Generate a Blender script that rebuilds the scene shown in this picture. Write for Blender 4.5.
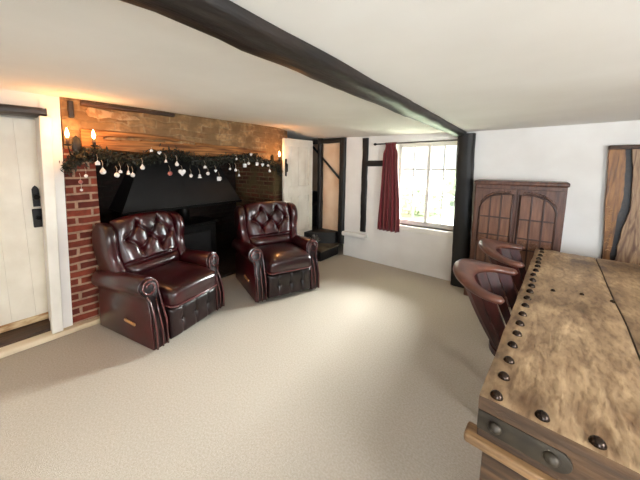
import bpy, bmesh, math, random
from mathutils import Vector, Matrix, noise
random.seed(7)
PI = math.pi
D = bpy.data
SC = bpy.context.scene
COL = SC.collection
for o in list(D.objects): D.objects.remove(o)

# ------------------------------------------------------------------ camera, world, exposure
F, CX, CY, CAMH = 275.0, 290.0, 199.0, 1.55
YAW, PITCH = math.radians(42.057), math.radians(7.048)
cam = D.cameras.new('camera'); camo = D.objects.new('camera', cam); COL.objects.link(camo)
cam.sensor_width = 36.0; cam.sensor_fit = 'HORIZONTAL'; cam.lens = 36.0 * F / 640
cam.shift_x = (320 - CX) / 640; cam.shift_y = (CY - 240) / 640
cam.clip_start = 0.05
camo.location = (0, 0, CAMH); camo.rotation_euler = (PI/2 - PITCH, 0, YAW)
SC.camera = camo

SKY = 0.8
w = D.worlds.new('sky'); SC.world = w; w.use_nodes = True
nt = w.node_tree; bg = nt.nodes['Background']
tc = nt.nodes.new('ShaderNodeTexCoord'); sp = nt.nodes.new('ShaderNodeSeparateXYZ'); rp = nt.nodes.new('ShaderNodeValToRGB')
nt.links.new(tc.outputs['Generated'], sp.inputs[0]); nt.links.new(sp.outputs['Z'], rp.inputs[0])
rp.color_ramp.elements[0].color = (0.93, 0.97, 1.0, 1); rp.color_ramp.elements[0].position = 0.0
rp.color_ramp.elements[1].color = (0.86, 0.94, 1.0, 1); rp.color_ramp.elements[1].position = 0.7
# bright glow added to the sky near the sun, for the recliner highlights
gd = Vector((.42, .88, .17)).normalized()
dt = nt.nodes.new('ShaderNodeVectorMath'); dt.operation = 'DOT_PRODUCT'; nt.links.new(tc.outputs['Generated'], dt.inputs[0]); dt.inputs[1].default_value = gd
mr = nt.nodes.new('ShaderNodeMapRange'); mr.inputs[1].default_value = math.cos(math.radians(34)); mr.inputs[2].default_value = 1; nt.links.new(dt.outputs['Value'], mr.inputs[0])
pw = nt.nodes.new('ShaderNodeMath'); pw.operation = 'POWER'; pw.inputs[1].default_value = 2; nt.links.new(mr.outputs[0], pw.inputs[0])
ml = nt.nodes.new('ShaderNodeMath'); ml.operation = 'MULTIPLY_ADD'; ml.inputs[1].default_value = 34; ml.inputs[2].default_value = SKY; nt.links.new(pw.outputs[0], ml.inputs[0])
nt.links.new(rp.outputs[0], bg.inputs['Color']); nt.links.new(ml.outputs[0], bg.inputs['Strength'])

vs = SC.view_settings
SC.display_settings.display_device = 'sRGB'
vs.view_transform = 'Standard'; vs.look = 'None'; vs.gamma = 1.0; vs.use_curve_mapping = False
vs.exposure = 0.84
SC.cycles.use_denoising = True
SC.cycles.max_bounces = 10; SC.cycles.diffuse_bounces = 7; SC.cycles.glossy_bounces = 4
SC.cycles.sample_clamp_indirect = 8.0

# hazy low sun shining in through the far window
sun = D.lights.new('sun', 'SUN'); sun.energy = 52; sun.angle = math.radians(34); sun.color = (1, .98, .96)
suno = D.objects.new('sun', sun); COL.objects.link(suno)
suno.rotation_euler = Vector((-.22, -.95, -.42)).to_track_quat('-Z', 'Y').to_euler()
# daylight added through two invented windows out of view, as fill
def daylight(name, loc, rot, sx, sy, power, col):
    l = D.lights.new(name, 'AREA'); l.shape = 'RECTANGLE'; l.size = sx; l.size_y = sy; l.energy = power; l.color = col
    o = D.objects.new(name, l); o.location = loc; o.rotation_euler = rot; COL.objects.link(o)
daylight('added_side_light', (2.78, .55, 1.4), (0, PI/2, 0), 1.0, 1.3, 66, (.97, .97, .97))
daylight('added_rear_light', (1.4, -2.38, 1.3), (PI/2, 0, 0), 1.3, 1.2, 54, (.76, .88, 1.0))
portal_l = D.lights.new('far_window_portal', 'AREA'); portal_l.shape = 'RECTANGLE'; portal_l.size = .84; portal_l.size_y = 1.2; portal_l.cycles.is_portal = True
po = D.objects.new('far_window_portal', portal_l); po.location = (-1.15, 4.30, 1.26); po.rotation_euler = (-PI/2, 0, 0); COL.objects.link(po)

# ------------------------------------------------------------------ helpers
def link(name, bm, mat, parent=None, smooth=True, wn=False, sharp=None, uv=False):
    if uv: boxuv(bm)
    me = D.meshes.new(name); bm.normal_update(); bm.to_mesh(me); bm.free()
    if mat: me.materials.append(mat)
    if smooth:
        me.shade_smooth()
        if sharp: me.set_sharp_from_angle(angle=math.radians(sharp))
    o = D.objects.new(name, me); COL.objects.link(o)
    if parent: o.parent = parent
    if wn: o.modifiers.new('weighted_normal', 'WEIGHTED_NORMAL')
    return o
def empty(name, loc=(0,0,0), rotz=0):
    o = D.objects.new(name, None); o.empty_display_size = .1
    o.location = loc; o.rotation_euler = (0,0,rotz); COL.objects.link(o); return o
def tag(o, label=None, cat=None, group=None, kind=None):
    if label: o['label'] = label
    if cat: o['category'] = cat
    if group: o['group'] = group
    if kind: o['kind'] = kind
    return o
def thing(name, label, cat, loc=(0,0,0), rotz=0, group=None):
    return tag(empty(name, loc, rotz), label, cat, group)
def copy_tree(o, parent=None):
    c = o.copy(); COL.objects.link(c); c.parent = parent
    for ch in [x for x in D.objects if x.parent == o]: copy_tree(ch, c)
    return c
def boxuv(bm):
    bm.normal_update()
    uv = bm.loops.layers.uv.verify()
    for f in bm.faces:
        n = f.normal; ax = max(range(3), key=lambda i: abs(n[i]))
        for l in f.loops:
            c = l.vert.co
            l[uv].uv = ((c.y, c.z), (c.x, c.z), (c.x, c.y))[ax]
def B(): return bmesh.new()
def merge(bm, other):
    me = D.meshes.new('tmp'); other.to_mesh(me); bm.from_mesh(me); D.meshes.remove(me); other.free()
def box(bm, x0, x1, y0, y1, z0, z1, r=0, seg=2, M=None):
    t = B(); bmesh.ops.create_cube(t, size=1)
    for v in t.verts:
        v.co = Vector(((x0+x1)/2 + v.co.x*(x1-x0), (y0+y1)/2 + v.co.y*(y1-y0), (z0+z1)/2 + v.co.z*(z1-z0)))
    if r: bmesh.ops.bevel(t, geom=t.edges[:], offset=r, segments=seg, profile=.5, affect='EDGES', clamp_overlap=True)
    if M: t.transform(M)
    merge(bm, t); return bm
def boxo(name, x0, x1, y0, y1, z0, z1, mat, parent=None, r=0, seg=2, uv=False, M=None):
    return link(name, box(B(), x0, x1, y0, y1, z0, z1, r, seg, M), mat, parent, smooth=bool(r), wn=bool(r), uv=uv)
def prism(bm, pts, plane, a0, a1, r=0, seg=2, fn=None):
    """2d outline extruded; plane 'xz' along y, 'yz' along x, 'xy' along z"""
    t = B()
    def P(p, a): return {'xz': (p[0], a, p[1]), 'yz': (a, p[0], p[1]), 'xy': (p[0], p[1], a)}[plane]
    va = [t.verts.new(P(p, a0)) for p in pts]; vb = [t.verts.new(P(p, a1)) for p in pts]
    t.faces.new(va); t.faces.new(vb[::-1]); n = len(pts)
    for i in range(n): t.faces.new((va[i], vb[i], vb[(i+1) % n], va[(i+1) % n]))
    bmesh.ops.recalc_face_normals(t, faces=t.faces[:])
    if r:
        ed = [e for e in t.edges if all(len(f.verts) > 2 for f in e.link_faces) and any(len(f.verts) == n for f in e.link_faces)] if n > 4 else t.edges[:]
        bmesh.ops.bevel(t, geom=ed, offset=r, segments=seg, profile=.5, affect='EDGES', clamp_overlap=True)
    if fn:
        for v in t.verts: v.co = Vector(fn(v.co))
    merge(bm, t); return bm
def tube(bm, pts, rad, seg=8, cap=True):
    pts = [Vector(p) for p in pts]; n = len(pts); rings = []
    up = Vector((0,0,1))
    for i, p in enumerate(pts):
        d = (pts[min(i+1, n-1)] - pts[max(i-1, 0)]).normalized()
        ref = up if abs(d.dot(up)) < .95 else Vector((1,0,0))
        a = d.cross(ref).normalized(); b = a.cross(d)
        r = rad(i/(n-1)) if callable(rad) else rad
        rings.append([bm.verts.new(p + a*r*math.cos(2*PI*k/seg) + b*r*math.sin(2*PI*k/seg)) for k in range(seg)])
    for i in range(n-1):
        for k in range(seg):
            bm.faces.new((rings[i][k], rings[i][(k+1) % seg], rings[i+1][(k+1) % seg], rings[i+1][k]))
    if cap: bm.faces.new(rings[0][::-1]); bm.faces.new(rings[-1])
    return bm
def lathe(bm, prof, c=(0,0,0), seg=16, axis='z'):
    rings = []
    for r, h in prof:
        ring = []
        for k in range(seg):
            a = 2*PI*k/seg; p = (r*math.cos(a), r*math.sin(a), h)
            if axis == 'x': p = (p[2], p[0], p[1])
            if axis == 'y': p = (p[1], p[2], p[0])
            ring.append(bm.verts.new(Vector(p) + Vector(c)))
        rings.append(ring)
    for i in range(len(rings)-1):
        for k in range(seg):
            bm.faces.new((rings[i][k], rings[i][(k+1) % seg], rings[i+1][(k+1) % seg], rings[i+1][k]))
    bm.faces.new(rings[0][::-1]); bm.faces.new(rings[-1])
    return bm
def grid(bm, nu, nv, fn, flip=False):
    vs_ = [[bm.verts.new(fn(i/nu, j/nv)) for i in range(nu+1)] for j in range(nv+1)]
    for j in range(nv):
        for i in range(nu):
            q = (vs_[j][i], vs_[j][i+1], vs_[j+1][i+1], vs_[j+1][i])
            bm.faces.new(q[::-1] if flip else q)
    return vs_
def superell(bm, c, s, e1=.35, e2=.35, nu=32, nv=16, M=None):
    sg = lambda v, e: math.copysign(abs(v)**e, v)
    t = B(); rows = []
    for j in range(1, nv):
        ph = -PI/2 + PI*j/nv
        rows.append([t.verts.new((s[0]*sg(math.cos(ph), e1)*sg(math.cos(2*PI*k/nu), e2), s[1]*sg(math.cos(ph), e1)*sg(math.sin(2*PI*k/nu), e2), s[2]*sg(math.sin(ph), e1))) for k in range(nu)])
    for j in range(len(rows)-1):
        for k in range(nu): t.faces.new((rows[j][k], rows[j][(k+1) % nu], rows[j+1][(k+1) % nu], rows[j+1][k]))
    b = t.verts.new((0,0,-s[2])); u = t.verts.new((0,0,s[2]))
    for k in range(nu):
        t.faces.new((rows[0][(k+1) % nu], rows[0][k], b)); t.faces.new((rows[-1][k], rows[-1][(k+1) % nu], u))
    bmesh.ops.translate(t, verts=t.verts[:], vec=c)
    if M: t.transform(M)
    merge(bm, t); return bm
def smooth01(a, b, x):
    t = max(0, min(1, (x-a)/(b-a))); return t*t*(3-2*t)

# ------------------------------------------------------------------ materials
def srgb(r, g, b):
    f = lambda c: (c/255/12.92) if c/255 <= .04045 else ((c/255+.055)/1.055)**2.4
    return (f(r), f(g), f(b), 1)
def newmat(name):
    m = D.materials.new(name); m.use_nodes = True
    return m, m.node_tree, m.node_tree.nodes['Principled BSDF']
def mat(name, c1, c2=None, rough=.6, scale=8, stretch=(1,1,1), detail=4, bump=0, bscale=None, bstretch=None, metal=0, coat=0, lo=.35, hi=.65, c3=None, spec=.5, dist=0, bdist=.01):
    m, t, b = newmat(name); N = t.nodes.new; L = t.links.new
    b.inputs['Roughness'].default_value = rough; b.inputs['Metallic'].default_value = metal
    b.inputs['Coat Weight'].default_value = coat; b.inputs['Coat Roughness'].default_value = .12
    b.inputs['Specular IOR Level'].default_value = spec
    if not c2: c2 = tuple(x*.85 for x in c1[:3]) + (1,)
    co = N('ShaderNodeTexCoord'); mp = N('ShaderNodeMapping'); mp.inputs['Scale'].default_value = stretch
    L(co.outputs['Object'], mp.inputs[0])
    nz = N('ShaderNodeTexNoise'); nz.inputs['Scale'].default_value = scale; nz.inputs['Detail'].default_value = detail
    nz.inputs['Distortion'].default_value = dist
    L(mp.outputs[0], nz.inputs['Vector'])
    r = N('ShaderNodeValToRGB'); L(nz.outputs['Fac'], r.inputs[0])
    r.color_ramp.elements[0].color = c2; r.color_ramp.elements[0].position = lo
    r.color_ramp.elements[1].color = c1; r.color_ramp.elements[1].position = hi
    if c3:
        e = r.color_ramp.elements.new(min(.98, hi+.1)); e.color = c3
    L(r.outputs[0], b.inputs['Base Color'])
    if bump:
        n2 = N('ShaderNodeTexNoise'); n2.inputs['Scale'].default_value = bscale or scale*3; n2.inputs['Detail'].default_value = 3
        if bstretch:
            m2 = N('ShaderNodeMapping'); m2.inputs['Scale'].default_value = bstretch; L(co.outputs['Object'], m2.inputs[0]); L(m2.outputs[0], n2.inputs['Vector'])
        else: L(mp.outputs[0] , n2.inputs['Vector'])
        bp = N('ShaderNodeBump'); bp.inputs['Strength'].default_value = bump; bp.inputs['Distance'].default_value = bdist
        L(n2.outputs['Fac'], bp.inputs['Height']); L(bp.outputs[0], b.inputs['Normal'])
    return m
def brickmat(name, c1, c2, mortar, bw=.225, rh=.075, ms=.011, rough=.85, wob=.02, mix=.5, tint=None, tintscale=1.5):
    m, t, b = newmat(name); N = t.nodes.new; L = t.links.new
    b.inputs['Roughness'].default_value = rough; b.inputs['Specular IOR Level'].default_value = .3
    co = N('ShaderNodeTexCoord'); nz = N('ShaderNodeTexNoise'); nz.inputs['Scale'].default_value = 5
    L(co.outputs['Object'], nz.inputs['Vector'])
    sc = N('ShaderNodeVectorMath'); sc.operation = 'MULTIPLY_ADD'; sc.inputs[1].default_value = (wob,)*3
    L(nz.outputs['Color'], sc.inputs[0]); L(co.outputs['UV'], sc.inputs[2])
    br = N('ShaderNodeTexBrick'); L(sc.outputs[0], br.inputs['Vector'])
    br.inputs['Scale'].default_value = 1; br.inputs['Brick Width'].default_value = bw; br.inputs['Row Height'].default_value = rh
    br.inputs['Mortar Size'].default_value = ms; br.inputs['Mortar Smooth'].default_value = .3; br.inputs['Bias'].default_value = 0
    br.inputs['Color1'].default_value = c1; br.inputs['Color2'].default_value = c2; br.inputs['Mortar'].default_value = mortar
    n2 = N('ShaderNodeTexNoise'); n2.inputs['Scale'].default_value = 22; n2.inputs['Detail'].default_value = 5; L(co.outputs['Object'], n2.inputs['Vector'])
    mx = N('ShaderNodeMix'); mx.data_type = 'RGBA'; mx.blend_type = 'MULTIPLY'; mx.inputs[0].default_value = mix
    rr = N('ShaderNodeValToRGB'); L(n2.outputs['Fac'], rr.inputs[0]); rr.color_ramp.elements[0].position = .3; rr.color_ramp.elements[1].position = .65
    rr.color_ramp.elements[0].color = (.35,.35,.35,1)
    L(br.outputs['Color'], mx.inputs[6]); L(rr.outputs[0], mx.inputs[7])
    out = mx.outputs[2]
    if tint:
        n3 = N('ShaderNodeTexNoise'); n3.inputs['Scale'].default_value = tintscale*3; n3.inputs['Detail'].default_value = 4; L(co.outputs['Object'], n3.inputs['Vector'])
        r3 = N('ShaderNodeValToRGB'); L(n3.outputs['Fac'], r3.inputs[0]); r3.color_ramp.elements[0].position = .42; r3.color_ramp.elements[1].position = .62
        m3 = N('ShaderNodeMix'); m3.data_type = 'RGBA'; L(r3.outputs[0], m3.inputs[0]); L(out, m3.inputs[6]); m3.inputs[7].default_value = tint
        out = m3.outputs[2]
    L(out, b.inputs['Base Color'])
    bp = N('ShaderNodeBump'); bp.inputs['Strength'].default_value = .7; bp.inputs['Distance'].default_value = .012; bp.invert = True
    L(br.outputs['Fac'], bp.inputs['Height'])
    b2 = N('ShaderNodeBump'); b2.inputs['Strength'].default_value = .4; b2.inputs['Distance'].default_value = .01
    L(n2.outputs['Fac'], b2.inputs['Height']); L(bp.outputs[0], b2.inputs['Normal']); L(b2.outputs[0], b.inputs['Normal'])
    return m
def emit(name, col, s):
    m, t, b = newmat(name)
    b.inputs['Base Color'].default_value = col; b.inputs['Emission Color'].default_value = col; b.inputs['Emission Strength'].default_value = s
    return m

M = {}
M['carpet'] = mat('carpet', srgb(184,175,163), srgb(171,162,149), .95, 90, detail=8, bump=.6, bscale=260, spec=.1, bdist=.006)
M['plaster'] = mat('plaster', srgb(236,235,232), srgb(227,225,221), .8, 2.2, bump=.35, bscale=7, spec=.2, bdist=.012)
M['ceiling'] = mat('ceiling_paint', srgb(234,233,229), srgb(225,223,218), .85, 1.2, bump=.35, bscale=4, spec=.15, bdist=.014)
M['stairplaster'] = mat('stair_plaster', srgb(232,206,178), srgb(220,186,152), .8, 3, bump=.3, bscale=9, spec=.2)
M['black'] = mat('black_timber', srgb(22,21,20), srgb(11,11,10), .55, 6, (1,1,.3), bump=.5, bscale=14)
M['beam'] = mat('beam_timber', srgb(34,25,19), srgb(15,11,9), .45, 5, (4,.6,4), bump=.7, bscale=8, spec=.5)
M['brick'] = brickmat('red_brick', srgb(136,62,44), srgb(88,36,28), srgb(164,134,112), rh=.072, tint=None)
M['brickr'] = brickmat('dusty_brick', srgb(116,66,44), srgb(84,52,34), srgb(120,98,68), rh=.072, tint=srgb(92,76,46))
M['stone'] = brickmat('limewashed_brick', srgb(176,140,98), srgb(134,98,64), srgb(168,140,104), bw=.27, rh=.08, ms=.010, wob=.09, mix=.75, tint=srgb(118,92,62), tintscale=1.6)
M['soot'] = brickmat('sooty_brick', srgb(40,24,18), srgb(26,17,13), srgb(34,27,20), rh=.072)
M['limewash'] = mat('old_limewash', srgb(178,148,112), srgb(144,108,72), .85, 14, detail=6, bump=.6, lo=.4, hi=.55)
M['oak'] = mat('lintel_oak', srgb(172,118,66), srgb(96,58,30), .7, 7, (5,.35,6), detail=6, bump=.7, bscale=9, bstretch=(6,.5,9), spec=.3, dist=.6)
M['darkoak'] = mat('dark_oak', srgb(86,58,36), srgb(44,28,18), .6, 6, (3,.4,3), bump=.5)
M['iron'] = mat('black_iron', srgb(26,25,25), srgb(14,14,14), .45, 20, metal=.6, bump=.2)
M['hood'] = mat('hood_metal', srgb(15,15,17), srgb(8,8,9), .55, 4, metal=.0, bump=.15)
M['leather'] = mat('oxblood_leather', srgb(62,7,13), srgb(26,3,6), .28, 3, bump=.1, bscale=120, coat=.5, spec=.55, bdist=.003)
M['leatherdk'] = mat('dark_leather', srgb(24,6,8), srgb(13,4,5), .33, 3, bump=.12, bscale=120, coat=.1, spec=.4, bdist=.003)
M['piping'] = mat('leather_piping', srgb(92,48,46), srgb(62,28,28), .25, 8, coat=.5)
M['lever'] = mat('beech_lever', srgb(196,150,96), srgb(160,112,66), .5, 10, (1,6,6))
M['white'] = mat('white_gloss', srgb(236,234,226), srgb(224,221,212), .45, 4, bump=.1)
M['latchdoor'] = mat('cream_paint', srgb(236,232,220), srgb(222,216,202), .5, 4, bump=.15)
M['groove'] = mat('groove_grey', srgb(150,144,130), srgb(120,114,102), .7, 6)  # darker grey than the planks, so their gaps stand out
M['skirt'] = mat('skirting_paint', srgb(226,212,186), srgb(200,180,148), .6, 3)
M['curtain'] = None
M['tabletop'] = None
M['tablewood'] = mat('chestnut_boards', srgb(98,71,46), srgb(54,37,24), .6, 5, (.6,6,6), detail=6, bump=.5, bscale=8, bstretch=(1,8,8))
M['ledge'] = mat('worn_ledge', srgb(150,116,78), srgb(104,76,48), .55, 6, (.6,6,6), detail=6, bump=.4)
M['strap'] = mat('iron_strap', srgb(70,61,48), srgb(44,38,31), .5, 9, metal=.3, bump=.3)
M['stud'] = mat('stud_iron', srgb(58,44,34), srgb(34,26,21), .2, 12, metal=.75, bump=.1)
M['mahog'] = mat('mahogany', srgb(66,22,18), srgb(38,13,11), .45, 6, (5,5,.6), spec=.25, bump=.1)
M['rail'] = mat('polished_rail', srgb(104,62,46), srgb(70,37,28), .33, 5, (2,2,2), coat=.25)
M['cab'] = mat('cabinet_oak', srgb(104,66,48), srgb(70,42,31), .42, 7, (5,5,.5), detail=6, bump=.35, coat=.15)
M['cabpanel'] = mat('cabinet_panel_oak', srgb(124,84,60), srgb(92,58,41), .42, 7, (5,5,.5), detail=6, bump=.3, coat=.1)
M['cabdark'] = mat('cabinet_moulding', srgb(74,46,36), srgb(54,32,25), .4, 7, coat=.2)
M['leaf'] = mat('needle_green', srgb(40,42,26), srgb(22,24,15), .6, 30)
M['twig'] = mat('brown_twig', srgb(74,50,34), srgb(46,30,20), .8, 20)
M['bauble'] = mat('white_bauble', srgb(232,230,228), srgb(214,212,212), .25, 10)
M['pink'] = mat('pink_bauble', srgb(178,112,104), srgb(150,84,80), .3, 10)
M['string'] = mat('ornament_ribbon', srgb(206,190,170), srgb(180,160,138), .6, 10)
M['silver'] = mat('silver_cap', srgb(190,190,190), srgb(160,160,160), .25, 10, metal=1)
M['candle'] = mat('candle_tube', srgb(60,42,28), srgb(36,26,18), .5, 10)
M['flame'] = emit('warm_bulb', (1.0, .62, .22, 1), 14)
M['silverleaf'] = mat('dried_foliage', srgb(150,146,140), srgb(104,100,96), .6, 20)
M['pot'] = mat('grey_pot', srgb(116,112,108), srgb(90,86,84), .5, 10)
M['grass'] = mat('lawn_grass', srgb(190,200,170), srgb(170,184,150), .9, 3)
M['hedge'] = mat('hazy_hedge_leaf', srgb(206,216,198), srgb(182,198,172), .8, 8)  # leaves whitened: the bright haze outside is put into their colour
def curtain_mat():
    m, t, b = newmat('striped_curtain'); N = t.nodes.new; L = t.links.new
    uv = N('ShaderNodeTexCoord'); s = N('ShaderNodeSeparateXYZ'); L(uv.outputs['UV'], s.inputs[0])
    ml = N('ShaderNodeMath'); ml.operation = 'MULTIPLY'; ml.inputs[1].default_value = 9; L(s.outputs['X'], ml.inputs[0])
    fr = N('ShaderNodeMath'); fr.operation = 'FRACT'; L(ml.outputs[0], fr.inputs[0])
    r = N('ShaderNodeValToRGB'); r.color_ramp.interpolation = 'CONSTANT'; L(fr.outputs[0], r.inputs[0])
    e = r.color_ramp.elements; e[0].color = srgb(112,18,28); e[1].position = .5; e[1].color = srgb(92,14,22)
    a = e.new(.78); a.color = srgb(140,76,66); a2 = e.new(.86); a2.color = srgb(104,16,26)
    L(r.outputs[0], b.inputs['Base Color']); b.inputs['Roughness'].default_value = .8
    b.inputs['Sheen Weight'].default_value = .3
    return m
M['curtain'] = curtain_mat()
def table_mat():
    m, t, b = newmat('worn_table_board'); N = t.nodes.new; L = t.links.new
    co = N('ShaderNodeTexCoord'); mp = N('ShaderNodeMapping'); mp.inputs['Scale'].default_value = (3, .9, 3); L(co.outputs['Object'], mp.inputs[0])
    g = N('ShaderNodeTexNoise'); g.inputs['Scale'].default_value = 6; g.inputs['Detail'].default_value = 8; g.inputs['Distortion'].default_value = .5; L(mp.outputs[0], g.inputs['Vector'])
    r1 = N('ShaderNodeValToRGB'); L(g.outputs['Fac'], r1.inputs[0])
    e = r1.color_ramp.elements; e[0].position = .3; e[0].color = srgb(132,102,72); e[1].position = .68; e[1].color = srgb(204,176,138)
    p = N('ShaderNodeTexNoise'); p.inputs['Scale'].default_value = 2.6; p.inputs['Detail'].default_value = 5; L(co.outputs['Object'], p.inputs['Vector'])
    r2 = N('ShaderNodeValToRGB'); L(p.outputs['Fac'], r2.inputs[0]); r2.color_ramp.elements[0].position = .36; r2.color_ramp.elements[1].position = .6
    r2.color_ramp.elements[0].color = (.36,.30,.25,1); r2.color_ramp.elements[1].color = (1,1,1,1)
    mx = N('ShaderNodeMix'); mx.data_type = 'RGBA'; mx.blend_type = 'MULTIPLY'; mx.inputs[0].default_value = .8
    L(r1.outputs[0], mx.inputs[6]); L(r2.outputs[0], mx.inputs[7]); L(mx.outputs[2], b.inputs['Base Color'])
    rr = N('ShaderNodeMapRange'); rr.inputs[3].default_value = .35; rr.inputs[4].default_value = .6; L(g.outputs['Fac'], rr.inputs[0]); L(rr.outputs[0], b.inputs['Roughness'])
    bp = N('ShaderNodeBump'); bp.inputs['Strength'].default_value = .6; bp.inputs['Distance'].default_value = .014; L(g.outputs['Fac'], bp.inputs['Height'])
    q = N('ShaderNodeTexNoise'); q.inputs['Scale'].default_value = 38; q.inputs['Detail'].default_value = 6
    m3 = N('ShaderNodeMapping'); m3.inputs['Scale'].default_value = (1.6, .5, 1); m3.inputs['Rotation'].default_value = (0, 0, .5); L(co.outputs['Object'], m3.inputs[0]); L(m3.outputs[0], q.inputs['Vector'])
    b3 = N('ShaderNodeBump'); b3.inputs['Strength'].default_value = .45; b3.inputs['Distance'].default_value = .008; L(q.outputs['Fac'], b3.inputs['Height']); L(bp.outputs[0], b3.inputs['Normal']); L(b3.outputs[0], b.inputs['Normal'])
    r4 = N('ShaderNodeValToRGB'); L(q.outputs['Fac'], r4.inputs[0]); r4.color_ramp.elements[0].position = .32; r4.color_ramp.elements[1].position = .55; r4.color_ramp.elements[0].color = (.5, .42, .35, 1)
    m4 = N('ShaderNodeMix'); m4.data_type = 'RGBA'; m4.blend_type = 'MULTIPLY'; m4.inputs[0].default_value = .7; L(mx.outputs[2], m4.inputs[6]); L(r4.outputs[0], m4.inputs[7]); L(m4.outputs[2], b.inputs['Base Color'])
    return m
M['tabletop'] = table_mat()
def glass_mat():
    m, t, b = newmat('window_glass'); N = t.nodes.new; L = t.links.new
    tr = N('ShaderNodeBsdfTransparent'); gl = N('ShaderNodeBsdfGlossy'); gl.inputs['Roughness'].default_value = .05
    mx = N('ShaderNodeMixShader'); mx.inputs[0].default_value = .06; tr.inputs[0].default_value = (.95,.98,.97,1)
    L(tr.outputs[0], mx.inputs[1]); L(gl.outputs[0], mx.inputs[2])
    L(mx.outputs[0], t.nodes['Material Output'].inputs['Surface']); return m
M['glass'] = glass_mat()

# ------------------------------------------------------------------ room shell
XL, YF = -3.15, 4.07            # face of the fireplace wall, face of the window wall
XR, YB = 2.6, -2.2
def ceilz(x, y):
    t = max(0, min(1, (-.7 - x)/2.45))
    s = smooth01(3.1, 4.05, y)
    return 1.955 + .185*t*(1 - .62*s) + .008*noise.noise((x*.9, y*.9, 0))
bm = B()
grid(bm, 10, 10, lambda u, v: (-5 + u*(XR+.2+5), YB-.2 + v*(5.6-YB+.2), 0))
tag(link('floor', bm, M['carpet'], smooth=False), 'cream pile carpet', kind='structure')
bm = B()
grid(bm, 64, 64, lambda u, v: (lambda x, y: (x, y, ceilz(x, y)))(-5 + u*(XR+.2+5), YB-.2 + v*(5.6-YB+.2)), flip=True)
c = link('ceiling', bm, M['ceiling'])
c['kind'] = 'structure'
md = c.modifiers.new('solid', 'SOLIDIFY'); md.thickness = .15; md.offset = -1

def lean_left(o, y0):
    # old wall: the jamb and the pier edge drift left towards the floor
    for v in o.data.vertices:
        if v.co.y < y0: v.co.y -= .07*(1 - min(1, v.co.z/1.9))
    return o
def wall_piece(name, rects, mat_, label=None):
    bm = B()
    for r in rects: box(bm, *r)
    o = link(name, bm, mat_, smooth=False); o['kind'] = 'structure'
    if label: o['label'] = label
    return o
DY0, DY1, DZ = -.44, .36, 1.955
H = 2.12
wall_piece('wall_left', [(-3.55, XL, YB, DY0, 0, H+.05), (-3.55, XL, DY0, DY1, DZ+.065, H+.05)], M['plaster'], 'white plaster wall around the recessed door')
WX0, WX1, WZ0, WZ1 = -1.58, -.74, .67, 1.86
wall_piece('wall_far', [(-2.42, WX0, YF, YF+.3, 0, 2.05), (WX0, WX1, YF, YF+.3, 0, WZ0), (WX0, WX1, YF, YF+.3, WZ1, 2.05),
                        (WX1, XR, YF, YF+.3, 0, 2.05)], M['plaster'], 'white plaster wall with the window')
wall_piece('wall_right', [(XR, XR+.25, YB, -.1, 0, 2.05), (XR, XR+.25, 1.2, YF+.3, 0, 2.05), (XR, XR+.25, -.1, 1.2, 0, .9), (XR, XR+.25, -.1, 1.2, 1.9, 2.05)], M['plaster'])  # opening added for the side fill light
wall_piece('wall_rear', [(-3.55, .7, YB-.25, YB, 0, 2.2), (2.1, XR+.25, YB-.25, YB, 0, 2.2), (.7, 2.1, YB-.25, YB, 0, .7), (.7, 2.1, YB-.25, YB, 1.9, 2.2)], M['plaster'])  # opening added for the rear fill light
lean_left(wall_piece('wall_left_strip', [(-3.55, XL, DY1, .5, 0, H+.05)], M['plaster'], 'narrow white plaster strip between the door and the brick pier'), 9)
wall_piece('shade_partition', [(-3.3, -1.1, -.57, -.47, 0, 2.1)], M['plaster'], 'unseen plaster partition added to shade the left carpet')  # added out of view to keep rear light off the left carpet
# stair side walls
wall_piece('wall_stair', [(-4.9, -2.42, 4.95, 5.05, 0, 2.2), (-4.95, -4.85, 3.42, 5.05, 0, 2.2), (-4.9, -4.2, 3.32, 3.42, 0, 2.2), (-2.42, -2.35, 4.38, 5.05, 0, 2.1)], M['stairplaster'], 'warm plaster walls of the staircase')
wall_piece('wall_passage', [(-3.62, -3.56, -.8, .46, 0, 2.1)], M['plaster'])

# ceiling beam, uneven
def timber(name, x0, x1, y0, y1, z0, z1, mat_, amp=.008, n=24, label=None, axis='y', fr=3.0, taper=None):
    bm = B()
    ax = {'x':0,'y':1,'z':2}[axis]
    lo = [x0, y0, z0]; hi = [x1, y1, z1]; o1, o2 = [i for i in range(3) if i != ax]
    rings = []; K = 16
    for i in range(n+1):
        t = i/n; a = lo[ax] + (hi[ax]-lo[ax])*t; ring = []
        for k in range(K):
            ang = 2*PI*(k+.5)/K; cs, sn = math.cos(ang), math.sin(ang); q = max(abs(cs), abs(sn))
            px, py = cs/q, sn/q
            rr = 1 - .10*max(0, min(abs(px), abs(py)) - .5)*2
            p = [0,0,0]; p[ax] = a
            p[o1] = (lo[o1]+hi[o1])/2 + px*rr*(hi[o1]-lo[o1])/2
            p[o2] = (lo[o2]+hi[o2])/2 + py*rr*(hi[o2]-lo[o2])/2
            nv = noise.noise_vector((p[0]*fr, p[1]*fr, p[2]*fr)) + .5*noise.noise_vector((p[0]*fr*4, p[1]*fr*4, p[2]*fr*4))
            p[o1] += amp*nv[0]; p[o2] += amp*nv[1]
            if taper: p = taper(p)
            ring.append(bm.verts.new(p))
        rings.append(ring)
    for i in range(n):
        for k in range(K): bm.faces.new((rings[i][k], rings[i][(k+1)%K], rings[i+1][(k+1)%K], rings[i+1][k]))
    bm.faces.new(rings[0][::-1]); bm.faces.new(rings[-1])
    bmesh.ops.recalc_face_normals(bm, faces=bm.faces[:])
    o = link(name, bm, mat_, sharp=45); o['kind'] = 'structure'
    if label: o['label'] = label
    return o
def beam_shift(p):
    p[0] -= .030*(p[1] - .4); return p
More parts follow.
